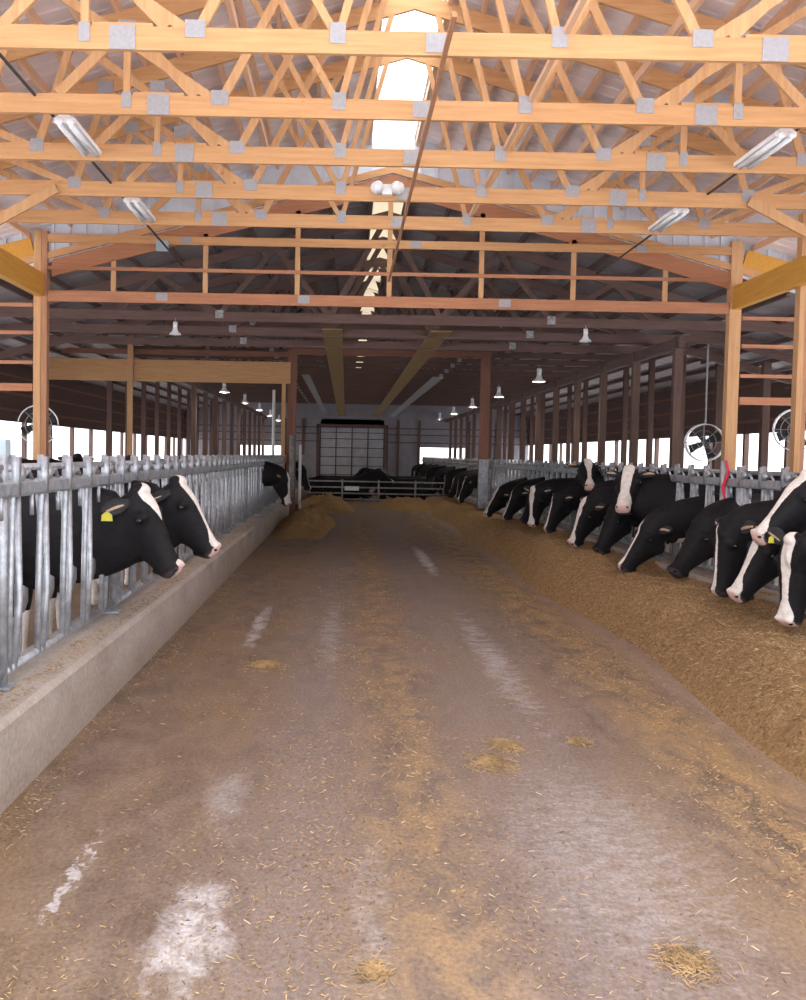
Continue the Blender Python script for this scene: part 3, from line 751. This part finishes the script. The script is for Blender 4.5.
def straw_mesh(spots, mat_name, L=(.008, .03), seed=1):
    """little stalks: each a thin three-sided sliver"""
    rnd = random.Random(seed); mb = MB()
    for (x, y, z) in spots:
        a = rnd.uniform(0, PI); l = rnd.uniform(*L); w = rnd.uniform(.0009, .0022); tz = rnd.uniform(-.25, .25) * l
        d = Vector((math.cos(a) * l / 2, math.sin(a) * l / 2, tz)); n = Vector((-math.sin(a) * w, math.cos(a) * w, 0)); c = Vector((x, y, z + abs(tz) + .002)); u = Vector((0, 0, w * 1.4))
        mb.poly([c - d - n, c - d + n, c - d + u, c + d - n, c + d + n, c + d + u], [(0,1,2),(5,4,3),(0,3,4,1),(1,4,5,2),(2,5,3,0)])
    return mb.mesh('straw', M[mat_name])
rnd = random.Random(3)
sp = []
while len(sp) < 26000:
    y = 2.2 + (rnd.random() ** 1.7) * 12
    q = rnd.random()
    if q < .30: x = rnd.gauss(2.0, .20)
    elif q < .52: x = rnd.gauss(.25, .28)
    elif q < .62: x = rnd.uniform(-1.47, -1.3)
    elif q < .72: x = rnd.gauss(-.1, .5)
    else: x = rnd.uniform(-1.4, 2.5)
    if noise.noise(Vector((x * 2, y * 1.2, 11))) + rnd.uniform(-.35, .35) < -.02: continue
    if -1.47 < x < 2.6: sp.append((x, y, 0))
tag(obj('scattered_straw', straw_mesh(sp[:14000], 'straw', (.006, .021), seed=1)), 'brown straw and chaff bits strewn over the alley floor', 'straw', kind='stuff')
tag(obj('scattered_straw', straw_mesh(sp[23500:], 'straw_pale', (.01, .028), seed=2)), 'paler longer straw stalks strewn over the alley floor', 'straw', kind='stuff')
tag(obj('scattered_straw', straw_mesh(sp[14000:23500], 'chaff', (.006, .020), seed=12)), 'dark brown chaff strewn over the alley floor', 'straw', kind='stuff')
fs_ = []
for _ in range(17000):
    x = rnd.uniform(2.5, 3.85); y = 4.2 + (rnd.random() ** 1.4) * 12; fs_.append((x, y, feed_h(x, y)))
tag(obj('loose_feed', straw_mesh(fs_[:5500], 'straw', (.012, .034), seed=5)), 'loose chopped stalks on the face of the right feed row', 'feed', kind='stuff')
tag(obj('loose_feed', straw_mesh(fs_[5500:11000], 'chaff', (.012, .034), seed=15)), 'dark chopped stalks on the face of the right feed row', 'feed', kind='stuff')
tag(obj('loose_feed', straw_mesh(fs_[11000:], 'straw_pale', (.012, .035), seed=6)), 'pale chopped stalks on the face of the right feed row', 'feed', kind='stuff')
# curb-top litter
cs_ = [(rnd.uniform(-1.66, -1.52), 2.5 + rnd.random() ** 1.5 * 14, .40) for _ in range(2500)]
tag(obj('curb_litter', straw_mesh(cs_, 'straw', seed=8)), 'chaff lying on top of the left concrete curb', 'straw', kind='stuff')
# small clumps
for i, (px, py, r, hh, lab) in enumerate(((268, 668, .14, .035, 'small straw clump on the alley left of centre'), (512, 750, .11, .03, 'small straw clump in mid alley, left of a fainter one'),
                            (500, 768, .13, .015, 'thin scatter of straw just below the mid alley clump'), (586, 746, .07, .02, 'tiny straw clump right of mid alley'),
                            (703, 975, .10, .02, 'straw clump at the bottom right of the alley'), (383, 985, .06, .015, 'tiny straw clump at the bottom centre'))):
    D = 1600 / (py - 455 - .019 * (px - 345)); x = (px - 345) / 1000 * D; y = D
    D2 = D
    spots = []
    for _ in range(int(900 * r / .12)):
        a = rnd.uniform(0, 2*PI); q = abs(rnd.gauss(0, .5)); xx = q * r * math.cos(a); yy = q * r * 1.4 * math.sin(a)
        spots.append((x + xx, y + yy, rnd.uniform(0, hh) * max(0, 1 - q)))
    tag(obj('straw_clump', straw_mesh(spots, 'straw' if i % 2 else 'straw', (.01, .035), seed=20 + i)), lab, 'straw', kind='stuff')

# ------------------------------------------------------------------ cows
def bez(p0, p1, p2, p3, t):
    return p0*(1-t)**3 + p1*3*t*(1-t)**2 + p2*3*t*t*(1-t) + p3*t**3
HL = .61
def cow_mesh(poll_l, a_l, ref=(1, 0, 1), face='blaze', seed=0, belly_white=True, patches=1, vox=.017, standing=True, jaw=1.0):
    """local: faces +x, chest point at x=0. poll_l poll position, a_l head axis towards the muzzle"""
    rnd = random.Random(seed)
    P = Vector(poll_l); a = Vector(a_l).normalized(); ref = Vector(ref)
    u = (ref - a * ref.dot(a)).normalized(); s = a.cross(u).normalized()
    mb = MB(); Yv = Vector((0, 1, 0)); Zv = Vector((0, 0, 1)); Xv = Vector((1, 0, 0))
    # torso
    dn = 0 if standing else -.60
    T = [(-2.12, 1.20, .05, .08), (-2.08, 1.18, .14, .18), (-1.98, 1.14, .21, .26), (-1.80, 1.10, .27, .32), (-1.60, 1.06, .29, .345),
         (-1.35, 1.03, .34, .38), (-1.05, 1.00, .37, .405), (-.75, 1.00, .355, .40), (-.5, 1.02, .30, .385), (-.28, 1.05, .25, .36), (-.12, 1.07, .20, .31), (.0, 1.08, .13, .22), (.05, 1.08, .06, .12)]
    mb.rings([(Vector((x, 0, z + dn)), Yv, Zv, w * (1 if standing else 1.1), h_) for (x, z, w, h_) in T], 22, .92)
    # spine and hips
    if standing: mb.tube([(-2.0, 0, 1.40), (-1.6, 0, 1.405), (-1.0, 0, 1.385), (-.45, 0, 1.40), (-.2, 0, 1.36)], [.05, .07, .06, .07, .06], 8)
    if not standing:
        for sy in (-1, 1):
            mb.tube([(-.35, sy*.2, .35), (.0, sy*.25, .14), (.12, sy*.24, .07), (-.15, sy*.24, .05)], [.12, .07, .05, .045], 10)
            mb.tube([(-1.8, sy*.22, .4), (-1.45, sy*.40, .2), (-1.3, sy*.44, .08), (-1.6, sy*.46, .05)], [.2, .1, .06, .045], 10)
    for sy in (-1, 1) if standing else ():
        mb.ell((-1.62, sy*.22, 1.30), (.09, .06, .07)); mb.ell((-.42, sy*.19, 1.10), (.2, .11, .26))
        mb.ell((-1.82, sy*.17, 1.0), (.24, .13, .30))
        mb.tube([(-.36, sy*.18, .95), (-.30, sy*.18, .72), (-.30, sy*.17, .50), (-.31, sy*.17, .42), (-.31, sy*.17, .16), (-.27, sy*.17, .07)], [.13, .09, .06, .055, .036, .045], 12)
        mb.tube([(-.31, sy*.17, .10), (-.27, sy*.17, .045), (-.23, sy*.17, .0)], [.04, .052, .06], 10)
        mb.tube([(-1.84, sy*.18, 1.0), (-1.76, sy*.19, .78), (-1.88, sy*.18, .58), (-1.95, sy*.17, .50), (-1.92, sy*.17, .34), (-1.88, sy*.17, .12), (-1.84, sy*.17, .06)], [.17, .12, .065, .06, .042, .038, .045], 12)
        mb.tube([(-1.88, sy*.17, .10), (-1.85, sy*.17, .045), (-1.81, sy*.17, .0)], [.04, .052, .06], 10)
    if standing: mb.ell((-1.55, 0, .66), (.2, .15, .13))                                       # udder
    if standing: mb.tube([(-2.06, 0, 1.32), (-2.17, 0, 1.2), (-2.18, 0, .9), (-2.16, 0, .62)], [.035, .03, .018, .015], 8)
    if standing: mb.ell((-2.16, 0, .55), (.035, .035, .11))
    # neck
    p0 = Vector((-.34, 0, 1.13 + dn)); p3 = P + a * .12 - u * .06
    drop = max(0.0, 1.2 - P.z)
    p1 = p0 + Vector((.34, 0, .10 - .25 * drop)); p2 = p3 - (Vector((.6, 0, -.35)) * .5 + (-u * .45)).normalized() * .26
    nz_ = .20; zb_ = .34; pw = 1.2
    if P.z < 1.12 and standing: p0 = Vector((-.34, 0, 1.0)); p1 = p0 + Vector((.34, 0, .04 - .15 * drop)); zb_ = .31
    if P.z > 1.15: p3 = P + a * .15 - u * .11; p0 = Vector((-.34, 0, 1.02)); p1 = p0 + Vector((.34, 0, .0)); p2 = p3 + Vector((-.2, 0, -.10)); nz_ = .25; zb_ = .44; pw = .8
    rs = []
    for i in range(13):
        t = i / 12; c = bez(p0, p1, p2, p3, t); d = (bez(p0, p1, p2, p3, min(1, t + .02)) - bez(p0, p1, p2, p3, max(0, t - .02))).normalized()
        side = Yv.lerp(s if s.y > 0 else -s, t); side = (side - d * side.dot(d)).normalized(); up = side.cross(d).normalized()
        rs.append((c, side, up, .20 * (1 - t) + .135 * t, zb_ * (1 - t) ** pw + nz_ * (1 - (1 - t) ** pw)))
    mb.rings(rs, 18, .95)
    # head
    k = 1.30
    H = [(t_, w_, tp_, bt_ * (1 + (jaw - 1) * max(0, 1 - abs(t_ - .42) / .62))) for (t_, w_, tp_, bt_) in [(-.06, .05, .04, -.05), (-.02, .088, .075, -.09), (.05, .105, .095, -.115), (.16, .115, .102, -.14), (.30, .122, .098, -.158), (.42, .106, .086, -.155),
         (.56, .083, .072, -.13), (.70, .070, .058, -.104), (.82, .066, .050, -.088), (.92, .074, .048, -.084), (.985, .066, .036, -.068), (1.02, .04, .015, -.045)]]
    mb.rings([(P + a * (t * HL) + u * ((tp + bt) / 2 * k), s, u, w * 1.22, (tp - bt) / 2 * k) for (t, w, tp, bt) in H], 20, .9)
    mb.ell(P + u * .088 - a * .01, (.075, .075, .055))
    for q in (-1, 1):
        mb.ell(P + a * (.27 * HL) + s * (q * .112) + u * .055, (.05, .045, .045))       # brow
        mb.ell(P + a * (.94 * HL) + s * (q * .048) + u * .04, (.032, .03, .026))       # nostril rim
        mb.ell(P + a * (.30 * HL) + s * (q * .098) - u * .11, (.09, .05, .09))        # cheek
    mb.ell(P + a * (.88 * HL) - u * .108, (.055, .05, .028))                           # chin
    me = mb.mesh('cowtmp', M['coat'])
    ob = bpy.data.objects.new('cowtmp', me); C.objects.link(ob)
    r = ob.modifiers.new('r', 'REMESH'); r.mode = 'VOXEL'; r.voxel_size = vox; r.use_smooth_shade = True
    sm = ob.modifiers.new('s', 'SMOOTH'); sm.iterations = 4; sm.factor = .5
    dg = bpy.context.evaluated_depsgraph_get(); ev = ob.evaluated_get(dg)
    out = bpy.data.meshes.new_from_object(ev); out.name = 'body'
    bpy.data.objects.remove(ob); bpy.data.meshes.remove(me)
    out.polygons.foreach_set('use_smooth', [True] * len(out.polygons))
    if not out.materials: out.materials.append(M['coat'])
    n = len(out.vertices); co = np.empty(n * 3, np.float32); out.vertices.foreach_get('co', co); co = co.reshape(-1, 3)
    rel = co - np.array(P); t = rel @ np.array(a) / HL; ls = np.abs(rel @ np.array(s)); uu = rel @ np.array(u)
    dist = np.linalg.norm(rel - np.outer(np.clip(t, 0, 1) * HL, np.array(a)), axis=1)
    head = (t > -.12) & (t < 1.1) & (dist < .26)
    if face == 'blaze': bw = np.interp(t, [-.1, 0, .2, .45, .7, .85, 1.1], [.02, .06, .06, .03, .026, .065, .09])
    elif face == 'thin': bw = np.interp(t, [-.1, .0, .2, .7, .9, 1.1], [-.03, .0, .016, .018, .03, .03])
    elif face == 'star': bw = np.interp(t, [-.1, .0, .12, .45, .50, .84, .90, 1.1], [-.01, .07, .075, -.01, -.05, -.05, .045, .06])
    elif face == 'wide': bw = np.interp(t, [-.1, 0, .3, .6, .85, 1.1], [.04, .07, .062, .05, .12, .14])
    else: bw = np.full(n, -.1)
    wh = np.minimum(bw - ls, (uu + .035) * .8)
    wv = np.where(head, wh, -.1)
    body = ~head
    leg = (.38 if standing else -.5) + .12 * rnd.random() - co[:, 2]
    if belly_white: leg = np.maximum(leg, np.minimum(.74 - co[:, 2] + .05 * np.sin(co[:, 0] * 5), .17 - np.abs(co[:, 1])))
    wv = np.where(body, np.maximum(wv, np.clip(leg, -.1, .1)), wv)
    for i in range(patches):
        c = np.array([rnd.uniform(-1.9, .25), rnd.choice([-.3, .3]) , rnd.uniform(.8, 1.35)]); rr = rnd.uniform(.12, .30)
        d = np.linalg.norm((co - c) * np.array([1, .8, 1.15]) + .05 * np.sin(co[:, [2, 0, 1]] * 9 + i), axis=1)
        wv = np.where(body, np.maximum(wv, np.clip(rr - d, -.1, .1)), wv)
    pk = np.where(head, np.minimum((t - .93) * HL, .1), -.1)
    for nm, arr in (('w', wv), ('p', pk)):
        at = out.attributes.new(nm, 'FLOAT', 'POINT'); at.data.foreach_set('value', arr.astype(np.float32))
    return out, (P, a, u, s)
def add_head_parts(root, fr, ear_dir=None, tags=(), eyes=True, ear_in='earin', droop=.25, tn=(0, -1, 0)):
    P, a, u, s = fr
    for q in (-1, 1):
        if eyes:
            MB().ell(P + a * (.29 * HL) + s * (q * .141) + u * .034, (.026, .026, .024), 12, 8).build('eye', M['eye'], root, True)
        MB().ell(P + a * (.965 * HL) + s * (q * .056) + u * .034, (.017, .017, .014), 8, 6).build('nostril', M['eye'], root, True)
        b0 = P + a * .03 + s * (q * .115) + u * .02
        d = (s * q * 1.0 - a * .35 - u * droop * .5).normalized() if ear_dir is None else Vector(ear_dir).normalized() + s * q * .35
        d.normalize(); up = (u - d * u.dot(d)).normalized(); sd = d.cross(up)
        rs = []
        for (t, w, th) in ((-.01, .025, .022), (.03, .042, .022), (.08, .06, .018), (.13, .055, .014), (.18, .03, .010), (.205, .008, .006)):
            rs.append((b0 + d * t, sd, up, w, th))
        e = MB().rings(rs, 12).build('ear', M['earfur'], root, True)
        face = (up * .35 + a * .9); face = (face - d * face.dot(d)).normalized(); sd2 = d.cross(face)
        MB().rings([(b0 + d * t + face * .016, sd2, face, w, .008) for (t, w) in ((.03, .012), (.07, .032), (.12, .032), (.17, .012))], 10).build('inner_ear', M[ear_in], e, True)
        if q in tags:
            tn_ = Vector(tn).normalized(); tx = tn_.cross(Vector((0, 0, 1))).normalized(); tz = tx.cross(tn_)
            c = b0 + d * .15 + tn_ * .035 - Vector((0, 0, .05))
            tg = MB()
            vs = []
            for off in (-.003, .003):
                for (x, y) in ((-.010, .034), (.010, .034), (.034, .016), (.038, -.026), (-.038, -.026), (-.034, .016)):
                    vs.append(c + tx * x + tz * y + tn_ * off)
            tg.poly(vs, [(0,1,2,3,4,5), (11,10,9,8,7,6)] + [(i, i + 6, (i + 1) % 6 + 6, (i + 1) % 6) for i in range(6)])
            tg.build('ear_tag', M['tag'], root)
def cow(body_xy, rz, muzzle_w, axis_w, face, lab, seed=0, ref_w=None, tags=(), patches=1, ear_dir=None, vox=.017, grp=None, scale=1.0, belly=True, jaw=1.0):
    """muzzle and axis are given in world space"""
    Mw = Matrix.Translation((body_xy[0], body_xy[1], 0)) @ Matrix.Rotation(rz, 4, 'Z') @ Matrix.Scale(scale, 4)
    inv = Mw.inverted(); R = Matrix.Rotation(-rz, 3, 'Z')
    a = (R @ Vector(axis_w)).normalized(); m_l = inv @ Vector(muzzle_w); P = m_l - a * HL
    ref = (1, 0, 1) if ref_w is None else R @ Vector(ref_w)
    me, fr = cow_mesh(P, a, ref, face, seed, belly, patches, vox, jaw=jaw)
    t = thing('dairy_cow', lab, 'cow', (body_xy[0], body_xy[1], 0), rz, grp); t.scale = (scale,) * 3
    obj('body', me, t)
    add_head_parts(t, fr, None if ear_dir is None else R @ Vector(ear_dir), tags, tn=R @ Vector((-.15 if Mw.translation.x > 0 else .1, -1, 0)))
    return t
G = 'black and white dairy cows at the feed'
# left pair looking out
cow((-2.02, 7.05), .0, (-1.16, 6.92, .76), (.50, -.02, -.80), 'star', 'black cow with white forehead triangle and yellow ear tag, left fence', 11, jaw=1.3, belly=False, ref_w=(1, -.35, .6), tags=(1, -1), patches=0, ear_dir=(-1, -.35, -.35), vox=.014, grp=G)
cow((-2.0, 7.98), .0, (-1.0, 7.75, .82), (.58, -.02, -.78), 'blaze', 'black cow with narrow white blaze and pink nose, left fence', 12, jaw=1.3, belly=False, ref_w=(1, -.2, .7), patches=0, ear_dir=(-1, .3, -.4), vox=.014, grp=G)
# right row, cows face -x
def rc(by, mx, my, mz, ax, face, lab, seed, bx=4.2, dz=0, **kw):
    return cow((bx, by), PI + dz, (mx, my, mz), ax, face, lab, seed, ref_w=kw.pop('ref', (-1, 0, 1)), grp=G, **kw)
rc(6.10, 3.20, 7.16, .44, (-.12, .05, -1), 'blaze', 'cow at the right edge, head straight down, white blaze, yellow tags', 1, ref=(-1, -.55, .3), tags=(1, -1), vox=.015)
rc(6.85, 3.10, 7.50, 1.02, (-.66, .0, -.66), 'blaze', 'cow at the right edge holding its head highest, broad white blaze', 2, ref=(-1, -.25, 1), tags=(1,), vox=.015)
rc(7.62, 3.16, 8.05, .50, (-.55, .0, -.85), 'blaze', 'cow with slanting white blaze and grey nose, below the raised head', 3, ref=(-1, -.35, .6), vox=.015)
rc(8.42, 3.22, 8.55, .46, (-.22, -.05, -1), 'thin', 'cow with thin white face edge left of the slanting blaze cow', 4, ref=(-1, -.2, .3), vox=.015)
rc(10.25, 3.22, 9.75, .50, (-.62, -.15, -.75), 'none', 'black faced cow with pale inner ears, left of the twine pipe', 5, ref=(-1, -.35, .8), vox=.016)
rc(11.0, 3.05, 10.95, .40, (-.62, .0, -.80), 'thin', 'cow with thin white stripe and white patch behind its brow', 6, ref=(-1, -.3, .7), vox=.016)
rc(11.8, 3.22, 11.6, 1.02, (-.30, -.62, -.62), 'wide', 'cow with a white face raised and turned to the camera', 7, ref=(-.3, -.6, 1), vox=.016)
rc(12.55, 3.12, 12.3, .46, (-.5, -.1, -.85), 'none', 'black faced cow feeding left of the white striped one', 8, patches=2, ref=(-1, -.3, .5), vox=.018)
rc(13.3, 3.05, 13.35, .45, (-.40, -.0, -.9), 'blaze', 'black cow with white stripe, head down below the facing cows', 9, ref=(-1, -.4, .4), vox=.018)
rc(14.1, 3.30, 14.0, .60, (-.5, -.2, -.8), 'none', 'mostly black cow with a yellow ear tag, middle of the right row', 10, patches=3, ref=(-1, -.3, .6), tags=(1,), vox=.02)
rc(15.0, 3.6, 14.7, 1.18, (-.1, -.75, -.45), 'blaze', 'small cow in the middle distance facing the camera with pricked ears', 13, patches=3, ref=(0, -.3, 1), vox=.02)
rc(15.9, 3.2, 15.8, .45, (-.4, -.1, -.9), 'thin', 'black cow feeding next to the small facing cow', 14, patches=5, ref=(-1, -.4, .4), vox=.02)
rc(16.8, 3.1, 16.5, .48, (-.15, -.1, -1), 'blaze', 'cow with broad white face straight down in the feed', 15, patches=4, ref=(-1, -.8, .3), vox=.02)
rc(18.0, 3.2, 17.9, .45, (-.45, -.1, -.9), 'none', 'black headed cow left of the broad white face', 16, patches=5, ref=(-1, -.4, .4), vox=.02)
rc(19.6, 3.1, 19.4, .42, (-.5, -.1, -.85), 'thin', 'cow with white shoulder patch nearer than the last before the post', 17, ref=(-1, -.4, .4), vox=.022, patches=4)
rc(21.4, 3.0, 21.4, .36, (-.6, -.1, -.75), 'blaze', 'last cow before the right alley post, white blaze in the feed', 18, ref=(-1, -.4, .6), vox=.022, patches=3)
# left, near the far post
cow((-1.95, 20.6), 0, (-1.15, 20.4, .55), (.25, -.1, -.95), 'wide', 'black cow reaching down beside the left alley post', 21, ref_w=(1, -.3, .3), patches=0, vox=.022, grp=G)
cow((-1.9, 28.2), 0, (-1.0, 28.0, .6), (.4, -.2, -.8), 'thin', 'dark cow just beyond the left alley post', 22, ref_w=(1, -.3, .3), patches=1, vox=.024, grp=G)
# standing behind the left headlocks
for k, (x, y, rz, sd, lab) in enumerate(((-2.55, 5.3, PI/2 + .05, 31, 'black cow standing lengthwise behind the nearest left headlocks'),
                                    (-4.4, 15.6, PI/2 - .1, 32, 'cow with white back patches standing back from the left headlocks'),
                                    (-2.75, 12.2, PI/2, 33, 'cow standing lengthwise behind the left headlocks in the middle distance'))):
    fx = Vector((math.cos(rz), math.sin(rz), 0))
    cow((x, y), rz, tuple(Vector((x, y, .95)) + fx * .9), tuple(fx * .6 + Vector((0, 0, -.8))), 'thin', lab, sd, ref_w=tuple(fx + Vector((0, 0, 1))), patches=(0, 3, 2)[k], vox=.024, belly=k > 0, grp='cows standing behind the left headlocks')
# templates for the far rows
far = []
for k, (pt, ax, fc, pt_n) in enumerate((((.95, 0, .35), (.5, .1, -.85), 'blaze', 3), ((1.0, .1, .42), (.35, .2, -.9), 'thin', 2), ((.9, -.1, .38), (.6, 0, -.8), 'none', 4))):
    a = Vector(ax).normalized(); P = Vector(pt) - a * HL
    me, fr = cow_mesh(P, a, (1, 0, .6), fc, 50 + k, True, pt_n, .028); far.append((me, fr))
def far_cow(x, y, rz, k, lab, grp):
    me, fr = far[k % 3] if k >= 0 else far[k]
    t = thing('dairy_cow', lab, 'cow', (x, y, 0), rz, grp); obj('body', me, t)
    if k < 3 and k >= 0: add_head_parts(t, fr); reg(t)
    return t
k = 0; y = 28.2
while y < 52:
    far_cow(4.15 + .1 * math.sin(k * 2.3), y, PI + .12 * math.sin(k * 1.7), k if k > 2 else k, 'feeding cow beyond the right alley post, %s in the row' % ORD[k], 'cows feeding beyond the right alley post')
    y += .95 + .35 * (k % 3 == 1); k += 1
    if k >= 20: break
for k in range(2):
    a = Vector((.85, .1 - .2*k, -.5)).normalized()
    me, fr = cow_mesh(Vector((.45, .1*k, .95)), a, (.3, 0, 1), ('blaze', 'none')[k], 70 + k, False, 3, .028, False); far.append((me, fr))
for i, (x, y, rz) in enumerate(((.75, 35.2, .1), (1.35, 36.6, PI - .1), (.9, 38.4, .1), (1.2, 40.0, PI))):
    far_cow(x, y, rz, -2 + i % 2, 'dark cow lying behind the pipe gate, %s nearest of four' % ORD[i], 'cows lying behind the pipe gate')

# ------------------------------------------------------------------ world, camera
W = bpy.data.worlds.new('sky'); S.world = W; W.use_nodes = True
bg = W.node_tree.nodes['Background']
nt = W.node_tree
tc = nt.nodes.new('ShaderNodeTexCoord'); sp_ = nt.nodes.new('ShaderNodeSeparateXYZ'); nt.links.new(tc.outputs['Generated'], sp_.inputs[0])
r = nt.nodes.new('ShaderNodeValToRGB'); nt.links.new(sp_.outputs[2], r.inputs[0])
r.color_ramp.elements[0].position = 0.0; r.color_ramp.elements[0].color = (.42, .42, .43, 1)
r.color_ramp.elements[1].position = 1.0; r.color_ramp.elements[1].color = (.96, .98, 1.0, 1)
nt.links.new(r.outputs[0], bg.inputs[0]); bg.inputs[1].default_value = 3.6

cam = bpy.data.cameras.new('camera'); co_ = obj('camera', cam)
cam.sensor_fit = 'VERTICAL'; cam.sensor_height = 36; cam.lens = 36; cam.shift_x = .058; cam.clip_end = 400
co_.location = (0, 0, 1.6)
co_.rotation_mode = 'QUATERNION'
co_.rotation_quaternion = (Matrix.Rotation(PI/2 - math.atan(.045), 4, 'X') @ Matrix.Rotation(.019, 4, 'Z')).to_quaternion()
S.camera = co_
S.view_settings.view_transform = 'Standard'; S.view_settings.look = 'None'; S.view_settings.gamma = 1
S.view_settings.use_curve_mapping = False
S.view_settings.exposure = 0.86
S.cycles.max_bounces = 10; S.cycles.diffuse_bounces = 8; S.cycles.use_denoising = True
